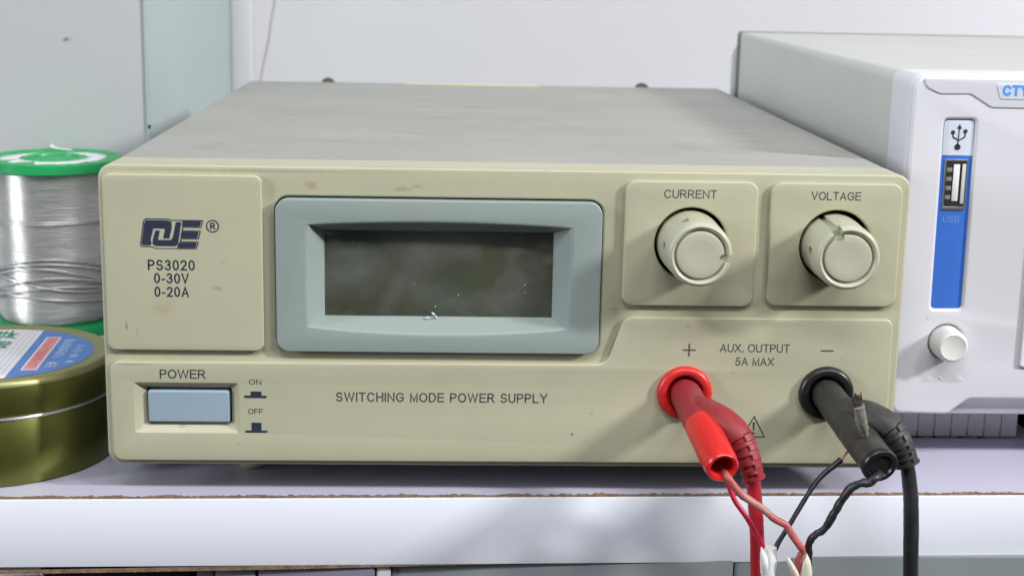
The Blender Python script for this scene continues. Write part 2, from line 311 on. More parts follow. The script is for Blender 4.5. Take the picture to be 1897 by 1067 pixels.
def spline(pts, n=8):
    P = [Vector(p) for p in pts]; P = [P[0]*2-P[1]]+P+[P[-1]*2-P[-2]]; out = []
    for i in range(1, len(P)-2):
        a, b, c, d = P[i-1:i+3]
        for j in range(n):
            t = j/n; out.append(0.5*((2*b)+(c-a)*t+(2*a-5*b+4*c-d)*t*t+(3*b-a-3*c+d)*t**3))
    out.append(P[-2]); return out
def tube(name, pts, rad, m, parent, seg=16, n=8, caps=True, wob=0.0, sm=True, ell=None, smooth=60):
    """rad: number or one per control point; ell: per-ring extra radius function(index fraction, angle)"""
    c = spline(pts, n) if sm else [Vector(p) for p in pts]; k = len(c)
    if isinstance(rad, (int, float)): rs = [rad]*k
    else:
        rs = []
        for i in range(k):
            f = i/(k-1)*(len(rad)-1); j = min(int(f), len(rad)-2); rs.append(rad[j]+(rad[j+1]-rad[j])*(f-j))
    vs = []; fs = []; u = None
    for i in range(k):
        t = (c[min(i+1, k-1)]-c[max(i-1, 0)]).normalized()
        if u is None: u = frame_of(t)[0]
        u = (u-t*u.dot(t)).normalized(); v = t.cross(u)
        for s in range(seg):
            a = 2*math.pi*s/seg; r = rs[i]
            if wob: r *= 1+wob*noise.noise(Vector((i*.35, math.cos(a), math.sin(a))))
            if ell: r += ell(i/(k-1), a)
            vs.append(c[i]+(u*math.cos(a)+v*math.sin(a))*r)
    for i in range(k-1):
        for s in range(seg): fs.append((i*seg+s, i*seg+(s+1) % seg, (i+1)*seg+(s+1) % seg, (i+1)*seg+s))
    if caps: fs += [tuple(range(seg)), tuple(range((k-1)*seg, k*seg))]
    return mesh(name, vs, fs, m, parent, smooth)
def box(name, a, b, m, parent, bev=0.0, rot=0.0, piv=(0, 0), segs=2):
    bm = bmesh.new(); bmesh.ops.create_cube(bm, size=1)
    for v in bm.verts: v.co = Vector([(a[i]+b[i])/2+v.co[i]*(b[i]-a[i]) for i in range(3)])
    if bev: bmesh.ops.bevel(bm, geom=bm.edges[:], offset=bev, segments=segs, profile=.5, affect='EDGES')
    if rot:
        for v in bm.verts:
            x, y = v.co.x-piv[0], v.co.y-piv[1]; v.co.x = piv[0]+x*math.cos(rot)-y*math.sin(rot); v.co.y = piv[1]+x*math.sin(rot)+y*math.cos(rot)
    me = bpy.data.meshes.new(name); bm.to_mesh(me); bm.free()
    return finish(name, me, m, parent, 40)
def loft(name, loops, m, parent, cap0=False, cap1=False, smooth=40):
    vs = []; fs = []; n = len(loops[0])
    for lp in loops: vs += lp
    for j in range(len(loops)-1):
        for i in range(n): fs.append((j*n+i, j*n+(i+1) % n, (j+1)*n+(i+1) % n, (j+1)*n+i))
    if cap0: fs.append(tuple(range(n)))
    if cap1: fs.append(tuple(range((len(loops)-1)*n, len(loops)*n)))
    return mesh(name, vs, fs, m, parent, smooth)
def cut(o, cutters):
    """subtract the cutter objects from o, then drop them"""
    for c_ in cutters:
        md = o.modifiers.new('cut', 'BOOLEAN'); md.operation = 'DIFFERENCE'; md.solver = 'EXACT'; md.object = c_
    bpy.context.view_layer.update()
    me = bpy.data.meshes.new_from_object(o.evaluated_get(bpy.context.evaluated_depsgraph_get()))
    o.modifiers.clear(); mt = o.data.materials[0]; o.data = me; me.materials.clear(); me.materials.append(mt)
    me.shade_smooth(); me.set_sharp_from_angle(angle=R(35))
    for c_ in cutters: bpy.data.objects.remove(c_)

# ------------------------------------------------------------------ the setting: shelf, wall, what stands beneath
YAW = 0.0275                      # the shelf runs slightly askew to the power supply
def sh(x, y): return (x*math.cos(YAW)-y*math.sin(YAW), -1.5+x*math.sin(YAW)+y*math.cos(YAW))
def shbox(name, x0, x1, y0, y1, z0, z1, m, parent=None, bev=0.0):
    bm = bmesh.new(); bmesh.ops.create_cube(bm, size=1)
    for v in bm.verts: v.co = Vector(((x0+x1)/2+v.co.x*(x1-x0), (y0+y1)/2+v.co.y*(y1-y0), (z0+z1)/2+v.co.z*(z1-z0)))
    if bev: bmesh.ops.bevel(bm, geom=bm.edges[:], offset=bev, segments=2, profile=.5, affect='EDGES')
    for v in bm.verts: v.co.x, v.co.y = sh(v.co.x, v.co.y)
    me = bpy.data.meshes.new(name); bm.to_mesh(me); bm.free()
    return finish(name, me, m, parent, 40)
shelf = thing('shelf', (0, -1.5, -26), 'white laminate shelf board with a worn brown chipboard line along its front edge', 'shelf')
shbox('shelf_top', -700, 700, 1.2, 640, -24.3, 0, M['laminate'], shelf)
shbox('edge_band', -700, 700, 0.0, 1.15, -27.4, -0.35, M['edging'], shelf, 0.35)
eb_ = [o for o in bpy.data.objects if o.name == 'edge_band'][0]
for v in eb_.data.vertices:
    if v.co.z < -0.01: v.co.z += v.co.x*0.011+0.4*S
def ribbon(name, x0, x1, ybase, wfun, z, z2, m, parent, front=False):
    vs = []; fs = []; n = int((x1-x0)/0.55)
    for i in range(n+1):
        x = x0+(x1-x0)*i/n; w0, w1 = wfun(x)
        if front: zz = z+.4+x*.011; q = [(x, ybase, zz-w0), (x, ybase-.25, zz-w0), (x, ybase-.25, zz+w1), (x, ybase, zz+w1)]
        else: q = [(x, ybase-w0, z2), (x, ybase-w0, z), (x, ybase+w1, z), (x, ybase+w1, z2)]
        for (a, b, c) in q: X, Y = sh(a, b); vs.append((X, Y, c))
    for i in range(n):
        for k in range(4): fs.append((i*4+k, i*4+(k+1) % 4, (i+1)*4+(k+1) % 4, (i+1)*4+k))
    return mesh(name, vs, fs, m, parent, 30)
def wtop(x):
    a = noise.noise(Vector((x*.09, 0, 0))); b = noise.noise(Vector((x*.45, 7, 0))); c = noise.noise(Vector((x*1.4, 3, 0)))
    b *= 1.3 if noise.noise(Vector((x*.05, 50, 0))) > -.1 else .3
    return (max(.02, .5+.4*c+.3*b), max(.1, 1.7+1.5*a+1.6*b+1.1*c))
ribbon('worn_chipboard_edge', -260, 330, 1.3, wtop, 0.06, -0.5, M['chip'], shelf)
def wbot(x):
    f = min(1, max(0, (40-x)/120)); c = noise.noise(Vector((x*1.1, 31, 0)))
    return (f*(1.0+.35*c)+.12, .45)
ribbon('worn_bottom_edge', -300, 330, 0.35, wbot, -27.35, 0, M['chip'], shelf, True)

wall = shbox('wall', -900, 900, 612, 660, -400, 900, M['wall']); wall['kind'] = 'structure'
cr = [(-151.9, 609, 180.5), (-154.9, 609, 164.5), (-157.6, 609, 150.5), (-159.8, 609, 136.3), (-163.3, 609, 122.1), (-166.4, 609, 104.6)]
crk = tube('wall_crack', [(x, sh(x, 611.9)[1], z) for x, y, z in cr], 0.32, M['crack'], wall, seg=6, wob=.9)
cab = thing('side_cabinet', (-330, 312, 0), 'pale cabinet at the left behind the solder spool, grey white front and pale green side', 'cabinet')
box('front_panel', (-520, 306, 0.3), (-191.4, 312, 700), M['panelwhite'], cab, .8)
mesh('side_panel', [(-192, 312.5, .3), (-185.5, 598, .3), (-185.5, 598, 700), (-192, 312.5, 700), (-204, 312.5, .3), (-204, 598, .3), (-204, 598, 700), (-204, 312.5, 700)],
     [(0, 1, 2, 3), (4, 5, 6, 7), (0, 4, 7, 3), (1, 5, 6, 2), (3, 2, 6, 7), (0, 1, 5, 4)], M['panelgreen'], cab, 0)
box('edge_trim', (-192.6, 304.8, .3), (-190.9, 306.2, 700), M['panelgreen'], cab, .3)
box('corner_batten', (-186, 590, .3), (-170, 606, 700), mat('grey_white_batten', (0.60, .61, .64), .5), cab, 2.5)
tube('wall_speck', [(-235.2, 305.3, 154.6), (-234.3, 305.3, 153.4)], [.9, .7], mat('brown_speck', (.3, .22, .18), .7), cab, seg=8, n=3)
tube('chipped_spot', [(-190.9, 304.9, 106.8), (-191.0, 304.9, 104.7)], [.9, .6], M['dark'], cab, seg=8, n=3)

# below the shelf: everything stands nearly flush with its front edge
def under(name, p0, p1, y, m, parent, top=-28.2, bev=.8):
    return box(name, (p0, y, -300), (p1, y+12, top), m, parent, bev)
lo = thing('lower_cupboard', (150, 8, -300), 'grey metal cupboard front under the shelf, below its right half', 'cupboard')
under('door_panel', (-42.5, 0.6, -32.0)[0], (91.2, 0.6, -31.5)[0], 0.6, M['greymetal'], lo, -26.4)
under('door_panel', (91.8, 1.6, -32.0)[0], 420, 1.6, M['greymetal'], lo, -25.0)
under('door_frame', (-48.5, -1, -31.3)[0], (-42.9, -1, -31.3)[0], -1, M['lightgrey'], lo)
bx_ = thing('lavender_board', (-30, -1, -300), 'lavender grey board under the shelf between the black case and the cupboard', 'board')
under('board_face', (-94.0, -1.8, -31.2)[0], (-49.1, -1.8, -31.0)[0], -1.8, M['lavender'], bx_)
under('board_end', (-110.6, -1.5, -31.3)[0], (-95.1, -1.5, -31.3)[0], -1.5, M['greymetal'], bx_)
under('board_end', (-117.8, -0.5, -31.8)[0], (-111.2, -0.5, -31.8)[0], -.5, M['lavender'], bx_)
bc = thing('black_case', (-110, 2, -300), 'matt black case under the shelf at the left', 'case')
box('case_body', ((-177.5, 2, -33.1)[0], 2, -300), ((-120.0, 2, -32.9)[0], 120, -30.6), M['blackbox'], bc, 2.5)
box('case_lid', ((-177.1, 2, -33.1)[0], 1.6, -30.5), ((-120.8, 2, -32.9)[0], 118, -28.9), M['blackbox'], bc, .3)
gb = thing('grey_board', (-190, -4, -300), 'light grey board under the left end of the shelf beside the black case', 'board')
box('board_face', (-300, -4, -300), ((-176.2, -4, -30.5)[0], 4, -28.6), M['lightgrey'], gb, .5)
box('board_back', (-300, 4.2, -298), ((-176.2, -4, -30.5)[0]-2, 10, -29.5), M['lightgrey'], gb, .5)
lw = shbox('wall_below_shelf', -900, 900, 170, 190, -400, -30, M['lightgrey']); lw['kind'] = 'structure'

# ------------------------------------------------------------------ power supply
ps = thing('power_supply', (0, 0, 0), 'ivory and grey bench power supply with a blue grey display window and two knobs', 'power supply')
Z0, Z1 = 12.0, 126.5
def bez(y, ins):
    return [(x, y, z) for x, z in rrect(-150+ins, Z0+ins, 150-ins, Z1-ins, max(1, 5.5-ins), 8)]
def bezt(y, ins, dz=0.15):
    return [(x, y, z) for x, z in rrect(-150+ins, Z0+ins, 150-ins, Z1-dz, max(1, 5.5-ins), 8)]
holes = [rrect(-137.6, 26.6, -101.6, 43.2, .6, 2)[::-1], rrect(-86.0, 56.7, 35.4, 115.4, 5.2)[::-1], circle(68.2, 99.8, 13.65)[::-1], circle(122.6, 99.5, 13.65)[::-1],
         circle(68.3, 42.4, 7.4)[::-1], circle(122.6, 42.7, 7.4)[::-1]]
fp = plate('front_panel', [rrect(-150, Z0, 150, Z1, 5.5, 8)]+holes, 0, 4, 1.0, M['ivory'], ps, 50, 4)
loft('front_rim', [bez(1.3, -.03), bezt(12, 0.8), bezt(20, 2.2), bezt(20, 3.4, 1), bez(2.6, 2.5)], M['ivory'], ps)
box('cavity', (-148, 14, Z0+2), (148, 14.8, Z1-2), M['dark'], ps)
PF = -2.0
pad = plate('name_pad', [rrect(-148.2, 56.9, -90.35, 123.2, 3.0)], PF, .3, .75, M['ivory'], ps)
lpo = rpoly([(-147.6, 13.9), (147.4, 14.2), (146.6, 71.7), (44.6, 71.7), (38.4, 53.2), (-147.9, 52.7)], [4, 4, 3, 4.5, 5.5, 4])
rec = rrect(-138.6, 25.5, -100.6, 44.2, .5, 2)[::-1]
lp = plate('lower_pad', [lpo, rec, circle(68.3, 42.4, 7.4)[::-1], circle(122.6, 42.7, 7.4)[::-1]], PF, .3, .75, M['ivory'], ps)
cp = plate('current_pad', [rrect(43.2, 75.85, 92.7, 123.35, 4.2), circle(68.2, 99.8, 13.6)[::-1]], PF, .3, .8, M['ivory'], ps)
vp = plate('voltage_pad', [rrect(97.5, 76.3, 146.8, 123.35, 4.2), circle(122.6, 99.5, 13.6)[::-1]], PF, .3, .8, M['ivory'], ps)
# cover
def cov(y, ins=0):
    return [(x, y, z) for x, z in rrect(-147.2+ins, Z0+2.5, 147.2-ins, 126.1-1.3*(y-19)/379-ins, 2.2, 5)]
loft('cover', [cov(19, .2), cov(19.6), cov(397.2), cov(398, .8), cov(398, 3)], M['cover'], ps, False, True)
box('rear_edge_lip', (-145, 397.5, 120), (145, 399.2, 124.6), M['cover'], ps, .4)
for px in (607, 1190):
    x = -98.6 if px == 607 else 98.4
    lathe('rear_screw', [(0, 0), (3.2, .1), (4.3, .8), (4.6, 2.2), (4.6, 6)], (x, 407, 122.6), (0, -1, 0), M['screw'], ps, 32)
box('warning_sticker', (-50, 390, 124.86), (31.7, 397.8, 125.1), M['yellow'], ps)
for (x, y) in ((-99.8, 33), (99.5, 33), (-99.5, 370), (99.5, 370)):
    lathe('foot', [(3.2, 0), (4.8, .4), (5.8, 1.6), (6.6, 4), (7.0, 14.4)], (x, y, 0), (0, 0, 1), M['ivory'], ps, 40)
# display window
def arch(y, g=0.0):
    """opening outline, 4 sides of 16 points; g eases from the arched front (0) to the glass rectangle (1)"""
    A = [(-74.2, 66.9), (23.0, 66.9), (23.9, 105.4), (-73.9, 105.5)]; Bq = [(-68.2, 69.4), (17.5, 69.4), (17.5, 102.1), (-68.2, 102.1)]
    sag = [-2.7, 0.5, 1.6, -0.5]; out = []
    for k in range(4):
        a0, a1, b0, b1 = Vector(A[k]), Vector(A[(k+1) % 4]), Vector(Bq[k]), Vector(Bq[(k+1) % 4])
        for i in range(16):
            t = i/16; s = 4*t*(1-t); q = a0.lerp(a1, t)
            if k in (0, 2): q.y += sag[k]*s
            else: q.x += sag[k]*s
            p = q.lerp(b0.lerp(b1, t), g); out.append((p.x, y, p.y))
    return out
FY = -3.0
df = plate('display_frame', [rrect(-85.5, 57.2, 34.9, 114.9, 4.8, 8), [(x, z) for x, y, z in arch(0)][::-1]], FY, 1.5, .55, M['frame'], ps)
def cutback(pts, y, d):   # a loop pushed outward by d so the funnel starts flush inside the frame's edge
    c = Vector((-25.2, 86.1)); return [(x+(x-c.x)/49*d, y, z+(z-c.y)/19.5*d) for x, _, z in pts]
loft('display_bezel_slope', [cutback(arch(0), FY+.02, .62), cutback(arch(0), FY+.1, .1), arch(FY+.3, .06), arch(FY+.7, .12), arch(FY+1.5, .21), arch(FY+2.6, .32), arch(4.6, .97), arch(5.0, 1.0), arch(8.2, 1.0)], M['frame'], df, smooth=32)
scr = box('display_screen', (-68.6, 5.6, 69.0), (17.9, 7, 102.5), M['lcd'], df)
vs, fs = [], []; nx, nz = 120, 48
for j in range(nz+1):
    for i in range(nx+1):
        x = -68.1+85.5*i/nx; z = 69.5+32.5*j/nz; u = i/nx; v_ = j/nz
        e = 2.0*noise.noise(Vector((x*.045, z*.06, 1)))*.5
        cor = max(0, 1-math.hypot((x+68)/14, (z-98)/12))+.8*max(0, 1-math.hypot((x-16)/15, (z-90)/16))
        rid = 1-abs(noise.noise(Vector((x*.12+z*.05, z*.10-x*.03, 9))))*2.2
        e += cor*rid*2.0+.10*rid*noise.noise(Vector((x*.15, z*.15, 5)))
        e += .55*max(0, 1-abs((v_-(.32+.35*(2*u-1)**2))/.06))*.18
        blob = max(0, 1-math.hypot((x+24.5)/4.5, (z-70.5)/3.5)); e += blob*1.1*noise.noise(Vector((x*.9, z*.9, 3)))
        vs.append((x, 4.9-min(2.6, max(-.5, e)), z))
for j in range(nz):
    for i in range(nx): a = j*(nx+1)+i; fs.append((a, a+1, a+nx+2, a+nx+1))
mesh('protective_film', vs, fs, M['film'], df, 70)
fg = []
for (x, z, rr, a_) in ((-29.6, 69.2, 1.5, .2), (-27.3, 70.8, 1.2, 2.4), (-26.6, 73.6, .55, 1.0), (-26.2, 69.6, .9, 1.7), (-18.0, 78.2, .4, .4), (7.0, 82.3, .5, 1.2), (7.1, 79.3, .3, .2), (-34.6, 82.0, .3, 1.5), (-57.5, 97.6, .3, .6)):
    fg.append((x, z, rr, a_))
vs, fs = [], []
for (x, z, rr, a_) in fg:
    o = len(vs); u = Vector((math.cos(a_), math.sin(a_))); n2 = Vector((-u.y, u.x))
    for (p, q, d) in ((-1, 0, 3.6), (0, .42, 3.2), (1, 0, 3.6), (0, -.35, 3.75), (0, 0, 2.7)):
        vs.append((x+(u.x*p+n2.x*q)*rr, d, z+(u.y*p+n2.y*q)*rr))
    fs += [(o, o+1, o+4), (o+1, o+2, o+4), (o+2, o+3, o+4), (o+3, o, o+4)]
mesh('crinkle_glint', vs, fs, mat('pale_film_glint', (.55, .57, .6), .22, spec=.8), df, 0)['kind'] = 'stuff'  # opaque pale folds; glints on the clear film are put into their colour
# power switch
rb = loft('switch_recess', [[(x, PF+.25, z) for x, z in rrect(-138.9, 25.2, -100.3, 44.5, .5, 2)], [(x, PF+.5, z) for x, z in rrect(-138.5, 25.6, -100.7, 44.1, .5, 2)], [(x, 1.6, z) for x, z in rrect(-134.9, 28.0, -103.2, 41.9, .5, 2)], [(x, 6, z) for x, z in rrect(-134.9, 28.0, -103.2, 41.9, .5, 2)]], M['ivory'], ps, smooth=25)
pb = plate('power_button', [rrect(-134.3, 28.7, -103.8, 41.15, .9)], -.6, 8, .7, M['button'], ps)
# knobs
def knob(cx, cz, notch, lean):
    k = lathe('knob', [(12.3, 3), (12.3, -1.0), (12.25, -4), (12.0, -12.0), (11.85, -19.4), (11.5, -21.0), (10.9, -21.6), (10.35, -21.7), (9.8, -21.4), (9.3, -20.4), (9.0, -20.0), (0, -20.0)], (cx, 0, cz), (0, 1, 0), M['knob'], ps, 96, 45)
    cutters = []; ca, sa = math.cos(notch), math.sin(notch); tmpm = M['dark']
    slot = lambda pts, r: rpoly([(cx+x*ca-z*sa, cz+x*sa+z*ca) for x, z in pts], r, 6)
    cutters.append(plate('cutter', [slot([(8.6, -1.8), (16, -1.8), (16, 1.8), (8.6, 1.8)], [1.75, 0, 0, 1.75])], -28, -17.6, 0, tmpm, ps))
    cutters.append(plate('cutter', [slot([(11.0, -1.05), (16, -1.05), (16, 1.05), (11.0, 1.05)], .2)], -18.5, 5, 0, tmpm, ps))
    for q in range(1, 6):
        a = notch+q*math.pi/3; ra = Vector((math.cos(a), 0, math.sin(a))); ta = Vector((-math.sin(a), 0, math.cos(a)))
        def dimple(u, v, d, ra=ra, ta=ta): return Vector((cx, 0, cz))+ra*(13.2+d*1.0)+ta*u+Vector((0, v, 0))
        cutters.append(plate('cutter', [rpoly([(-1.25, -15.2), (1.25, -15.2), (1.25, -10.4), (-1.25, -10.4)], [1.2, 1.2, .2, .2])], 0, 4.2, 0, tmpm, ps, mapf=dimple))
    cut(k, cutters)
    kc = lathe('knob_cap', [(8.7, -18), (8.7, -20.9), (8.35, -21.5), (7.6, -21.7), (5, -21.5), (0, -21.35)], (cx, 0, cz), (0, 1, 0), M['knob'], k, 72, 40)
    cut(kc, [plate('cutter', [slot([(7.0, -1.75), (16, -1.75), (16, 1.75), (7.0, 1.75)], [1.7, 0, 0, 1.7])], -28, -19.6, 0, tmpm, ps)])
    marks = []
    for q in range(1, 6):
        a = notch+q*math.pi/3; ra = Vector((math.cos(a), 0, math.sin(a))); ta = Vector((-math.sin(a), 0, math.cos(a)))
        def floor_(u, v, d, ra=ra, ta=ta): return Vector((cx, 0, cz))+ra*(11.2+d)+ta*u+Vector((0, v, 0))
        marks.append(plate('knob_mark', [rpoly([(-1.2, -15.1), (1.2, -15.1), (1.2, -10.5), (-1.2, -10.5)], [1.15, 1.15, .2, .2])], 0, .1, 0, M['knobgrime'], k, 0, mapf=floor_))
    for o in [k, kc]+marks:                       # the worn shafts lean a little
        for v in o.data.vertices: v.co.x += -v.co.y*lean[0]+lean[2]*S; v.co.z += -v.co.y*lean[1]+lean[3]*S
    return k
knob(68.2, 99.8, R(-8), (.03, -.02, -.1, -.1))
knob(122.6, 99.5, R(115), (.012, -.02, -.3, -.35))
# sockets
for (x, z, m_) in ((68.3, 42.4, M['redring']), (122.6, 42.7, M['black'])):
    s = lathe('output_socket', [(10.5, 0), (10.55, -2.3), (10.3, -3.4), (9.6, -4.3), (8.6, -4.55), (7.5, -4.2), (6.95, -3.4), (6.8, -1), (6.8, 8), (9.5, 8)], (x, 0, z), (0, 1, 0), m_, ps, 72, 45)
    lathe('socket_bore', [(6.75, 7), (6.75, 7.5)], (x, 0, z), (0, 1, 0), M['dark'], s, 32)
# printing
T = PF-.01
letters('lettering', 'PS3020', -132.4, 87.5, -115.2, 91.5, T, M['ink'], pad, .155, .36)
letters('lettering', '0-30V', -130.3, 82.6, -117.5, 86.5, T, M['ink'], pad, .155, .36)
letters('lettering', '0-20A', -130.3, 77.5, -117.6, 81.4, T, M['ink'], pad, .155, .36)
letters('lettering', 'POWER', -129.3, 46.25, -112.3, 49.75, T, M['ink'], lp, .14, .25)
letters('lettering', 'ON', -96.2, 44.1, -91.5, 46.2, T, M['ink'], lp, .14, .26)
letters('lettering', 'OFF', -96.7, 32.6, -91.1, 34.7, T, M['ink'], lp, .14, .26)
letters('lettering', 'SWITCHING MODE POWER SUPPLY', -63.7, 37.8, 16.2, 41.5, T, M['inkgrey'], lp, .15, .32)
letters('lettering', 'CURRENT', 57.4, 116.9, 77.1, 120.1, T, M['inkgrey'], cp, .14, .27)
letters('lettering', 'VOLTAGE', 112.3, 116.9, 130.9, 120.1, T, M['inkgrey'], vp, .14, .27)
letters('lettering', 'AUX. OUTPUT', 81.0, 58.4, 107.7, 61.7, T, M['inkgrey'], lp, .14, .27)
letters('lettering', '5A MAX', 87.1, 53.2, 101.9, 56.4, T, M['inkgrey'], lp, .14, .27)
def mark(name, loops, m_, parent, y=T): return plate(name, loops, y-.1, y+.02, 0, m_, parent, 0)
mark('plus_sign', [rpoly([(66.95, 58.9), (69.1, 58.9), (69.1, 56.7), (69.6, 56.7), (69.6, 58.9), (71.8, 58.9), (71.8, 59.4), (69.6, 59.4), (69.6, 61.6), (69.1, 61.6), (69.1, 59.4), (66.95, 59.4)], 0)], M['inkgrey'], lp)
mark('minus_sign', [[(119.6, 59.1), (124.4, 59.1), (124.4, 59.6), (119.6, 59.6)]], M['inkgrey'], lp)
mark('on_symbol', [[(-98.0, 39.0), (-89.7, 39.0), (-89.7, 39.9), (-91.6, 39.9), (-91.6, 41.5), (-95.6, 41.5), (-95.6, 39.9), (-98.0, 39.9)]], M['ink'], lp)
mark('off_symbol', [[(-97.8, 25.4), (-89.6, 25.4), (-89.6, 26.2), (-91.8, 26.2), (-91.8, 29.3), (-95.5, 29.3), (-95.5, 26.2), (-97.8, 26.2)]], M['ink'], lp)
tri = lambda g: [(91.0+g*1.7, 24.9+g), (100.2-g*1.7, 24.9+g), (95.6, 33.6-g*2.1)]
mark('warning_triangle', [tri(0), tri(.42)[::-1]], M['inkgrey'], lp)
mark('warning_mark', [[(95.1, 31.0), (96.0, 31.0), (95.75, 27.6), (95.35, 27.6)], [(95.15, 26.1), (95.95, 26.1), (95.95, 26.95), (95.15, 26.95)]], M['inkgrey'], lp)
# maker's emblem, pieces traced as slanted block letters
def L_(pts):   # emblem coordinates: 0..115 across, 0..50 down
    return [(-134.7+u*.1965, 106.25-v*.204) for u, v in pts]
em = [
 ([(11, 0), (49, 0), (58, 3), (58, 14), (53, 33), (42, 33), (46, 15), (24, 15), (18, 37), (20, 41), (18, 46), (4, 46), (2, 42), (8, 5)],),
 ([(66, 3), (76, 3), (69, 43), (64, 47), (27, 47), (22, 43), (23, 35), (28, 19), (36, 19), (32, 36), (56, 36), (60, 31)],),
 ([(79, 1), (113, 1), (110, 11), (77, 11)],), ([(76, 20), (108, 20), (105, 32), (74, 32)],), ([(71, 40), (104, 40), (101, 50), (67, 50)],)]
for (pp,) in em: mark('emblem_piece', [rpoly(L_(pp), .25, 3)], M['ink'], pad)
outl = [[(10, -3), (51, -3), (60, 0), (63, -1), (117, -1), (113, 13), (80, 13), (78, 18), (112, 18), (108, 34), (76, 34), (74, 38), (108, 38), (103, 52), (26, 52), (21, 49), (2, 49), (-1, 45), (6, 1)]]
inn = [[(11, -1.6), (50, -1.6), (59, 1.4), (63, .4), (115, .4), (111.6, 11.8), (78.5, 11.8), (76, 19.2), (110, 19.2), (106.6, 32.8), (74.5, 32.8), (72, 39.2), (106, 39.2), (102, 50.8), (26, 50.8), (21, 47.6), (3, 47.6), (.4, 44.5), (7.4, 2)]]
mark('emblem_outline', [rpoly(L_(outl[0]), .25, 2), rpoly(L_(inn[0]), .2, 2)[::-1]], M['ink'], pad)
mark('registered_ring', [circle(-108.4, 104.25, 2.35, 32), circle(-108.4, 104.25, 1.98, 32)[::-1]], M['ink'], pad)
letters('registered_letter', 'R', -109.3, 102.95, -107.4, 105.55, T, M['ink'], pad, .2)

# ------------------------------------------------------------------ plugs and leads
def plug(name, label, sock, end, mb, mtip, arm, arm_r, cable, cable_r, mcable, marm, cat='plug'):
    a = Vector(sock); b = Vector(end); ax = (b-a).normalized(); Ln = (b-a).length
    t = thing(name, tuple(a), label, cat)
    lathe('barrel', [(2, -6), (5.3, -5.8), (5.6, -2), (6.0, 3), (6.15, Ln*.35), (6.2, Ln*.50), (6.15, Ln*.53)], tuple(a), tuple(ax), mb, t, 48)
    lathe('stacking_collar', [(5.6, Ln*.40), (6.28, Ln*.46), (6.3, Ln*.60), (6.2, Ln*.93), (5.9, Ln*.985), (5.2, Ln), (4.3, Ln*.995), (4.0, Ln*.97), (3.7, Ln*.7), (3.5, Ln*.5), (0, Ln*.5)], tuple(a), tuple(ax), mtip, t, 56)
    ribs = 5
    def groove(f, ang):
        if f < .56: return 0.0
        g_ = (f-.56)/.44; q = math.sin(g_*ribs*2*math.pi-.6); side = math.cos(2*ang)
        if g_ > .90: return .5 if g_ < .985 else 0.1
        return -.85 if (q > .15 and side > -.6) else (-.4 if q < -.5 and side < -.5 else 0.0)
    tube('elbow', arm, arm_r, marm, t, 44, 22, ell=groove, smooth=38)
    tube('cable', cable, cable_r, mcable, t, 20, 10, wob=.05)
    return t
redp = plug('red_stacking_plug', 'red stackable banana plug in the red plus socket with its red cable hanging down', (68.6, -1.5, 42.2), (74.9, -52, 29.6), M['maroon'], M['red'],
     [(69.8, -13, 41.3), (73.7, -20, 40.3), (78.6, -27, 38.8), (82.8, -32, 35.9), (85.8, -35, 30.9), (87.5, -37, 25.9), (89.2, -38, 20.3)], [3.5, 5.3, 5.6, 5.3, 4.9, 4.4, 3.7],
     [(88.2, -37, 23.9), (89.5, -37, 16.7), (90.9, -37, 5.3), (92.1, -36, -5.5), (93.2, -34, -18.4), (94.8, -30, -35.8), (97.6, -24, -74.1)], 2.65, M['redcable'], M['maroon'])
blkp = plug('black_stacking_plug', 'dusty black stackable banana plug in the minus socket with its black cable hanging down', (122.9, -1.5, 42.4), (130.6, -52, 30.6), M['rubber'], M['rubber'],
     [(123.9, -14, 40.5), (127.7, -21, 41.2), (132.3, -28, 41.5), (137.2, -33, 39.7), (140.8, -36, 35.1), (143.0, -37, 30.8), (144.8, -38, 26.2)], [3.5, 5.2, 5.6, 5.5, 5.0, 4.6, 4.1],
     [(143.6, -37, 30.4), (145.3, -37, 24.2), (147.1, -37, 13.9), (148.5, -36, 1.1), (150.4, -34, -18.2), (152.5, -30, -35.7), (157.1, -24, -74.1)], [2.5, 2.7, 2.8, 2.8, 2.8], M['blackcable'], M['rubber'])
lathe('tip_ring', [(5.9, 0), (6.55, .3), (6.6, 1.6), (6.0, 2.4), (4.6, 2.5), (4.2, 1.8)], Vector((130.6, -52, 30.6))-(Vector((130.6, -52, 30.6))-Vector((122.9, -1.5, 42.4))).normalized()*2.2, Vector((130.6, -52, 30.6))-Vector((122.9, -1.5, 42.4)), M['black'], blkp, 48)
stub = tube('torn_sleeve', [(128.9, -40, 34.9), (127.0, -43.2, 39.2), (125.5, -45, 42.6), (123.9, -46.8, 46.5), (122.5, -48, 51.4)], [.3, 1.1, 1.8, 1.95, 1.95], M['clear'], blkp, 14, 6, wob=.22)
for k, (dx, dy, r_) in enumerate([(0, 0, .75), (-5, 3, .7), (5, 1, .7), (-3, -3, .5), (9, -5, .35), (-9, 6, .4), (2, 5, .6), (-1, 1, .6), (11, 3, .3)]):
    X0 = Vector((122.7, -47.6, 49.7)); X1 = Vector((121.0, -49, 55.8))+Vector((dx*.19, dx*.05, -dy*.19))
    tube('bare_strand', [X0+Vector((dx*.1, 0, 0)), X0.lerp(X1, .5)+Vector((dx*.05, 0, 0)), X1], [r_, r_, r_*.55], M['strand'], stub, 7, 3, wob=.3)

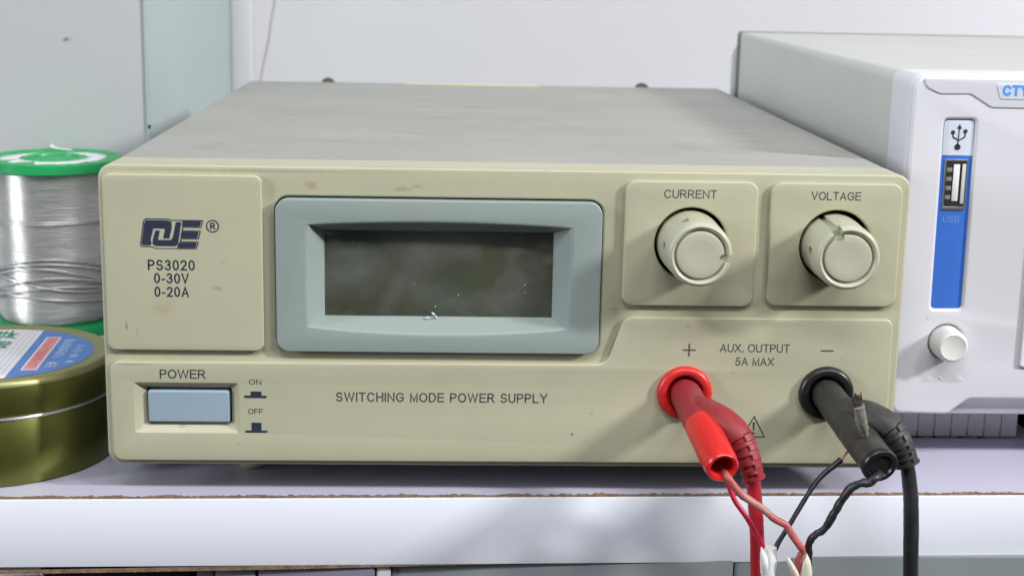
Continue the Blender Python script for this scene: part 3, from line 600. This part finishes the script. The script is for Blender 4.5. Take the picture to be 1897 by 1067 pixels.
wl = thing('white_lead', (94.7, -46, -13.9), 'white sheathed lead below the red plug splitting into a crimson and a thin black wire', 'cable')
tube('crimson_wire', [(77.3, -44, 24.2), (78.9, -44, 20.2), (81.3, -45, 14.9), (85.5, -46, 9.2), (89.1, -46, 3.1), (91.9, -46, -1.9), (93.3, -46, -6.6)], .95, M['crimson'], wl, 12, 8)
bwire = tube('thin_black_wire', [(121.4, -34, 26.8), (118.7, -35, 25.0), (113.1, -37, 20.8), (107.9, -40, 14.6), (102.8, -43, 7.1), (97.7, -45, -0.8), (95.6, -46, -5.6)], [1.25, 1.15, 1.0, .9, .9, .95, .95], M['blackcable'], wl, 12, 8, wob=.15)
tube('bare_copper_end', [(123.8, -33, 29.7), (122.6, -33.5, 28.2), (121.2, -34, 26.5)], .5, M['copper'], bwire, 8, 4, wob=.3)
tube('white_jacket', [(94.5, -46.5, -1.9), (94.6, -46.5, -6.4), (94.5, -46, -13.2), (95.0, -44, -25.2), (96.4, -40, -54.8)], [2.3, 2.6, 2.6, 2.6, 2.6], M['whitejacket'], wl, 20, 8)
tube('jacket_flap', [(90.8, -48.6, -1.0), (91.5, -48.6, -3.7), (92.4, -48, -7.2), (93.3, -46.5, -11.6)], [.2, 1.0, 1.6, 1.8], M['whitejacket'], wl, 10, 6)

cl = thing('cream_lead', (107.7, -46, -14.8), 'cream slit lead splitting into a faded red and a thick black wire', 'cable')
tube('faded_red_wire', [(75.8, -44, 27.8), (76.7, -50, 26.3), (78.8, -51, 23.3), (82.2, -51, 19.5), (86.4, -51, 16.7), (91.0, -51, 13.5), (94.7, -51, 10.3), (98.8, -51, 8.1), (101.2, -51, 4.3), (103.9, -51, 0.6), (105.4, -50, -1.8), (104.5, -49, -4.9), (104.8, -48, -8.8), (106.6, -46, -14.9)], [1.1, 1.35, 1.4, 1.4, 1.35, 1.3, 1.3, 1.3, 1.3, 1.3, 1.2, 1.2, 1.2, 1.2], M['pink'], cl, 14, 8, wob=.12)
tube('thick_black_wire', [(136.1, -40, 24.8), (129.5, -53, 27.5), (126.4, -54, 25.5), (122.6, -54, 24.8), (119.8, -53, 22.1), (117.1, -52, 16.9), (114.8, -51, 11.2), (112.9, -50, 6.8), (109.2, -50, 3.9), (107.7, -49, 0.2), (108.4, -48, -4.3), (108.4, -46, -12.8)], [1.4, 1.5, 1.7, 1.35, 1.6, 1.45, 1.5, 1.35, 1.4, 1.3, 1.2, 1.2], M['blackcable'], cl, 14, 8, wob=.25)
tube('cream_jacket', [(107.1, -49, -3.1), (107.3, -49, -6.3), (107.6, -48, -10.9), (107.5, -46.5, -16.7), (107.8, -44, -27.3), (109.3, -40, -57.0)], [.2, 1.5, 2.3, 2.6, 2.6, 2.6], M['cream'], cl, 16, 8)
tube('jacket_flap', [(100.2, -50, -4.3), (101.1, -50, -6.4), (103.3, -49, -10.5), (106.0, -47, -16.5)], [.5, .95, 1.3, 1.5], M['cream'], cl, 10, 6)

# ------------------------------------------------------------------ white instrument on the right
wt = thing('white_tester', (300, 40, 0), 'white bench instrument with a blue striped port strip, right of the ivory power supply', 'instrument')
XL = 160.6; XR = 430
def wl_(y, x0, z0, z1, r): return [(x, y, z) for x, z in rrect(x0, z0, XR, z1, r, 8)]
loft('steel_cover', [wl_(71.5, 161.4, 21, 160.2, 5), wl_(396, 158.6, 21, 160.0, 2.5), wl_(399, 158.9, 21.4, 159.6, 2.5)], M['whitecover'], wt, False, True)
loft('rear_panel', [wl_(399.6, 157.6, 20, 160.4, 2), wl_(403, 157.6, 20, 160.4, 2)], M['seam'], wt, True, True)
loft('rear_shadow_block', [wl_(404, 155.2, 24, 154, 9), wl_(424, 158.0, 26, 150, 9)], M['white'], wt, True, True)  # added block standing in for the soft shadow band on the wall
wb = loft('front_bezel', [wl_(42.8, XL+2.6, 22.5, 158, 4), wl_(43.3, XL+1.4, 21.5, 159.3, 5), wl_(45.5, XL+.2, 20.6, 160.3, 5.5), wl_(48, XL, 20.4, 160.8, 5.5), wl_(71, XL+.4, 20.4, 160.8, 5)], M['white'], wt, False, True)
face = rpoly([(XL+.7, 22.2), (184.6, 21.6), (193.0, 28.3), (XR, 28.3), (XR, 160.0), (XL-.1, 160.0)], [4, 4, 4, 1, 1, 5], 8)
stripo = rpoly([(174.6, 66.3), (187.1, 66.5), (186.6, 143.4), (174.0, 143.3)], 1.6)
plate('face_plate', [face, [(x, z) for x, z in stripo][::-1], circle(181.9, 52.5, 7.3)[::-1]], 40, 43.5, 1.5, M['white'], wb, 60, 6)
lip = mesh('lower_lip', [(186, 41.2, 28.4), (XR, 41.2, 28.4), (XR, 47, 20.8), (183, 47, 20.8), (186, 44, 29.5), (XR, 44, 29.5), (XR, 49, 21.5), (183, 49, 21.5)], [(0, 1, 2, 3), (4, 5, 6, 7), (0, 1, 5, 4), (2, 3, 7, 6), (0, 3, 7, 4), (1, 2, 6, 5)], M['white'], wb, 0)
br = plate('brow', [rpoly([(XL+3.4, 159.6), (165.6, 155.8), (171.2, 153.3), (183.4, 153.5), (192.2, 148.2), (XR, 148.1), (XR, 159.6)], [.8, 4, 4, 4, 4, .5, .5], 6)], 39.45, 41, .5, M['white'], wb, 60, 4)
plate('badge', [rpoly([(193.1, 157.7), (195.3, 151.7), (240, 151.7), (240, 157.7)], [.8, .8, .3, .3])], 39.2, 39.8, .1, M['paleblue'], br)
letters('badge_lettering', 'CTY', 195.7, 152.9, 206.4, 157.3, 39.19, M['ctblue'], br, .25, .36)
st = plate('port_strip', [stripo], 41.3, 43, .1, M['blue'], wb)
up_ = plate('strip_top', [rpoly([(174.3, 129.0), (186.65, 128.9), (186.3, 143.0), (174.25, 142.9)], [.1, .1, 1.4, 1.4])], 41.15, 41.6, .05, M['paleblue'], st)
letters('strip_lettering', 'USB', 176.7, 101.9, 183.5, 104.5, 41.28, M['usbtext'], st, .12)
uy = 41.1
def um(nm, lp_): return plate(nm, lp_, uy-.1, uy+.05, 0, M['ink'], up_, 0)
um('trident_ball', [circle(180.2, 132.3, 1.25, 20)]); um('trident_stem', [[(179.98, 132), (180.42, 132), (180.62, 139.8), (180.25, 139.8)]])
um('trident_tip', [[(179.4, 139.6), (181.4, 139.6), (180.45, 141.4)]])
um('trident_arm', [[(180.2, 134.4), (183.0, 136.2), (183.2, 138), (182.7, 138), (182.55, 136.5), (180.2, 135.0)]])
um('trident_arm', [[(180.2, 134.9), (177.9, 136.0), (177.7, 137.6), (178.15, 137.6), (178.3, 136.4), (180.2, 135.5)]])
um('trident_end', [circle(182.95, 138.6, .85, 16)]); um('trident_end', [circle(177.95, 138.1, .85, 16)])
pt = plate('usb_port', [rrect(175.7, 106.9, 185.1, 127.4, .4, 2), rrect(176.4, 108.3, 184.4, 126.6, .3, 2)[::-1]], 40.9, 42.2, .1, M['steel'], wb)
box('port_cavity', (176.3, 41.25, 108.2), (184.5, 41.29, 126.7), M['dark'], pt)
box('port_tongue', (179.4, 40.8, 110.6), (181.9, 41.2, 125.4), mat('tongue_white', (.75, .76, .78), .3), pt, .15)
for k in range(4): box('contact_spring', (176.7, 40.95, 111.2+k*3.7), (178.9, 41.2, 112.9+k*3.7), M['seam'], pt, .1)
box('port_shell_side', (182.9, 40.85, 109.6), (184.3, 41.2, 125.6), M['vent'], pt, .1)
lathe('push_button', [(6.9, 43.4), (6.9, 40.5), (6.6, 33), (6.1, 31.4), (5.2, 30.9), (4.2, 31.2), (0, 31.6)], (181.9, 0, 52.5), (0, 1, 0), mat('button_white', (.70, .69, .68), .35), wb, 64)
lathe('button_collar', [(7.35, 43.2), (7.35, 42.0)], (181.9, 0, 52.5), (0, 1, 0), M['dark'], wb, 48)
letters('embossed_word', 'POWER', 172.9, 61.0, 189.2, 63.4, 40.0, M['white'], wb, .12, .3, relief=.02)
for (x0, h) in ((173.2, .9), (185.6, 1.5)):
    plate('embossed_symbol', [[(x0, 36.2), (x0+5, 36.2), (x0+5, 36.8), (x0+3.8, 36.8), (x0+3.8, 36.8+h), (x0+1.2, 36.8+h), (x0+1.2, 36.8), (x0, 36.8)]], 39.88, 40.1, .08, M['white'], wb)
plate('embossed_symbol', [rpoly([(179.3, 37.9), (181.6, 36.0), (182.2, 36.5), (180.0, 38.4)], .1, 2)], 39.88, 40.1, .08, M['white'], wb)
plate('screen_surround', [rrect(212.7, 42.5, 380, 132, 1.5)], 38.6, 41, .6, mat('surround_white', (.84, .84, .86), .3), wb)
vb = box('vent_base', (150, 76.5, 3.0), (229.0, 300, 20.3), M['vent'], wt, .8)
x = 162.6
while x < 228:
    box('vent_rib', (x, 75.8, .9), (min(x+6.9, 229.2), 77.6, 20.0), M['vent'], vb, .25); x += 7.4
for x in (184.7, 193.1, 204.5, 213.0):
    lathe('stand_nub', [(1.3, 0), (1.3, 3)], (x, 77.6, 0), (0, 0, 1), M['dark'], vb, 12)
lathe('foot', [(7, 0), (8, 1), (8, 21)], (245, 95, 0), (0, 0, 1), M['dark'], wt, 32)
lathe('foot', [(7, 0), (8, 1), (8, 21)], (245, 360, 0), (0, 0, 1), M['dark'], wt, 32)

# ------------------------------------------------------------------ flux tin
tc_ = (-206.5, 50.0); TR = 47.0
tin = thing('flux_tin', (tc_[0], tc_[1], 0), 'round olive gold tin with a blue and white printed lid, left of the power supply', 'tin')
lathe('tin_body', [(TR-1.2, 0), (TR-.5, .4), (TR-.3, 1.4), (TR-.35, 26), (TR-1, 27)], (*tc_, 0), (0, 0, 1), M['gold'], tin, 128)
lathe('rolled_bead', [(TR-1.0, 26.2), (TR+.1, 26.5), (TR+.35, 27.1), (TR+.1, 27.7), (TR-1, 28)], (*tc_, 0), (0, 0, 1), M['bead'], tin, 128)
ld = lathe('lid', [(TR-1, 27.8), (TR+.15, 28.1), (TR+.2, 39.6), (TR-.2, 41.2), (TR-1.2, 42.1), (TR-2.2, 42.2), (TR-3.0, 41.7), (TR-3.6, 41.5), (0, 41.5)], (*tc_, 0), (0, 0, 1), M['goldtop'], tin, 128)
lathe('lid_band', [(TR+.22, 28.4), (TR+.28, 28.6), (TR+.28, 39.3), (TR+.1, 39.9), (TR, 39.9), (TR, 28.4)], (*tc_, 0), (0, 0, 1), M['gold'], ld, 128, closed=True)
LR = 39.6; LZ = 41.56
flat = lambda z: (lambda x, y, d: (x, y, z+d))
# label: dividing line from the near left to the far right
pa, pb2 = Vector((-191.5, 14.5)), Vector((-196.2, 92))
def disc_side(sign, r=LR):
    out = []; n = (pb2-pa).normalized(); nn = Vector((n.y, -n.x))
    for i in range(180):
        a = 2*math.pi*i/180; p = Vector((tc_[0]+r*math.cos(a), tc_[1]+r*math.sin(a))); d = (p-pa).dot(nn)
        if d*sign < 0: p = p-nn*d
        if not out or (Vector(out[-1])-p).length > .01: out.append((p.x, p.y))
    return out
plate('label_white', [disc_side(-1)], 0, .08, 0, M['paper'], ld, 0, mapf=flat(LZ))
lbb = plate('label_blue', [disc_side(1)], 0, .08, 0, M['paperblue'], ld, 0, mapf=flat(LZ+.01))
n_ = (pb2-pa).normalized(); q_ = Vector((n_.y, -n_.x))
def lmap(z, up=True):   # u runs along the dividing line, v away from it
    return lambda u, v, d: ((pa+n_*u+q_*v).x, (pa+n_*u+q_*v).y, z+d)
lm = lmap(LZ+.12)
def lbox(nm, u0, v0, u1, v1, m_, z): return plate(nm, [[(u0, v0), (u1, v0), (u1, v1), (u0, v1)]], 0, .04, 0, m_, ld, 0, mapf=lmap(z))
lbox('print_border', 9.5, 3.6, 62, 9.9, M['paper'], LZ+.12); lbox('print_band', 10.2, 4.2, 61.3, 9.3, M['pinkprint'], LZ+.17)
mir = lambda z: (lambda u, v, d: ((pa+n_*u+q_*(-v)).x, (pa+n_*u+q_*(-v)).y, z+d))
text('print_row', '无铅环保助焊膏高活性免清洗', 12, -8.9, 60, -4.6, 0, M['redprint'], ld, .0, mapf=mir(LZ+.22), depth=.04)
text('print_row', '无酸', 13, -16.4, 22, -11.9, 0, M['lightprint'], ld, .1, mapf=mir(LZ+.12), depth=.04)
text('print_row', '不腐蚀焊接牢固', 28, -16.4, 58, -12.0, 0, M['lightprint'], ld, .0, mapf=mir(LZ+.12), depth=.04)
text('print_row', '净', 20, -22.0, 24, -18.4, 0, M['lightprint'], ld, .1, mapf=mir(LZ+.12), depth=.04)
text('print_row', '重量一百五十克', 28, -22.0, 48, -18.6, 0, M['lightprint'], ld, .0, mapf=mir(LZ+.12), depth=.04)
for k in range(9):
    v = -2.2-k*2.1; lbox('ruled_line', 3+k*.3, v-.11, 76-k*.5, v+.11, M['lineprint'], LZ+.11)
for k, ch in enumerate('膏锡焊'):
    text('green_character', ch, 24+k*18, 8.8+(k==0)*1-(k==2)*0, 37+k*18, 22, 0, M['greenprint'], ld, .12, mapf=mir(LZ+.16), depth=.04)

# ------------------------------------------------------------------ solder spool
sc_ = (-235.5, 268.0); SR = 36.0; ST = 93.2
sp = thing('solder_spool', (sc_[0], sc_[1], 0), 'green spool wound with shiny solder wire, standing behind the olive tin', 'spool')
lathe('bottom_flange', [(11, 0), (SR-.6, 0), (SR, .6), (SR, 5), (SR-.6, 5.8), (30, 6.2), (11, 6.2)], (*sc_, 0), (0, 0, 1), M['green'], sp, 96, closed=True)
lathe('top_flange', [(13.2, ST-5.8), (SR-.6, ST-5.8), (SR, ST-5.2), (SR, ST-.7), (SR-.7, ST), (SR-2.5, ST), (SR-3.2, ST-.7), (16, ST-.7), (15.2, ST+.2), (13.6, ST+.2), (13.2, ST-.4)], (*sc_, 0), (0, 0, 1), M['green'], sp, 96, closed=True)
lathe('core', [(13.1, 6), (13.1, ST-1)], (*sc_, 0), (0, 0, 1), M['green'], sp, 48)
prof = [(13.2, 6.3)]; z = 6.4; turns = 68; pitch = (ST-5.9-6.5)/turns
for i in range(turns):
    h = 6.5+(i+.5)*pitch; e = min(1, (h-6)/9); base = SR-3.6-3.4*(1-e)**2
    for s in range(4):
        a = s/4*math.pi*2; prof.append((base+.30*math.sin(a)*1.0, h+(s/4-.375)*pitch))
prof.append((13.2, ST-5.9))
wob = lambda t, h: .35*noise.noise(Vector((math.cos(t)*1.4, math.sin(t)*1.4, h*.05)))+.10*noise.noise(Vector((math.cos(t)*3, math.sin(t)*3, h*1.1)))
wd = lathe('wound_solder', prof, (*sc_, 0), (0, 0, 1), M['solder'], sp, 96, smooth=80, wob=wob)
def loose(z0, amp, ph, r, w_):
    pts = []
    for i in range(33):
        a = math.pi*(1.0+i/32); zz = z0+amp*math.sin(a*1.5+ph)
        e = min(1, (zz-6)/9); rr = SR-3.1-3.4*(1-e)**2+w_
        pts.append((sc_[0]+rr*math.cos(a), sc_[1]+rr*math.sin(a), zz))
    tube('loose_strand', pts, r, M['solder'], wd, 8, 3)
for (z0, amp, ph, w_) in ((61, .5, 0, .0), (62.1, .5, .1, .0), (36, 7, .6, .4), (34.5, 6, .7, .5), (30, 8, .9, .7), (28.5, 4, 2.5, .4), (26, 7, .5, .9), (23, 5, .3, .7), (21, 2, 2, .3)):
    loose(z0, amp, ph, .55, w_)
# torn paper on top
vs, fs = [], []; K = 90
for i in range(K):
    a = 2*math.pi*i/K; r0 = 18.0+.4*noise.noise(Vector((a*3, 1, 0))); far = max(0, math.sin(a-.35)); r1 = 27.5-8.5*far**2+2.2*noise.noise(Vector((math.cos(a)*2.2, math.sin(a)*2.2, 4)))
    r1 = max(r0+.6, r1-(9 if 3.7 < a < 4.6 else 0)*(.5+.5*math.sin(a*9)))
    for r in (r0, r0+(r1-r0)*.5, r1): vs.append((sc_[0]+r*math.cos(a), sc_[1]+r*math.sin(a), ST-.35+.3*noise.noise(Vector((r*.4*math.cos(a), r*.4*math.sin(a), 2)))))
for i in range(K):
    j = (i+1) % K
    for k in range(2): fs.append((i*3+k, i*3+k+1, j*3+k+1, j*3+k))
pp = mesh('torn_paper', vs, fs, M['spoolpaper'], sp, 60)
sm_ = pp.modifiers.new('thick', 'SOLIDIFY'); sm_.thickness = .0003
tube('tape_scrap', [(sc_[0]-11, sc_[1]+33, ST+.4), (sc_[0]-9, sc_[1]+30, ST+2.4), (sc_[0]-6, sc_[1]+27, ST+1.2), (sc_[0]+4, sc_[1]+25, ST+.3)], [.3, .8, .6, .3], M['spoolpaper'], sp, 8, 4, wob=.8)

for o in list(bpy.data.objects):
    if 'origin_mm' in o: del o['origin_mm']
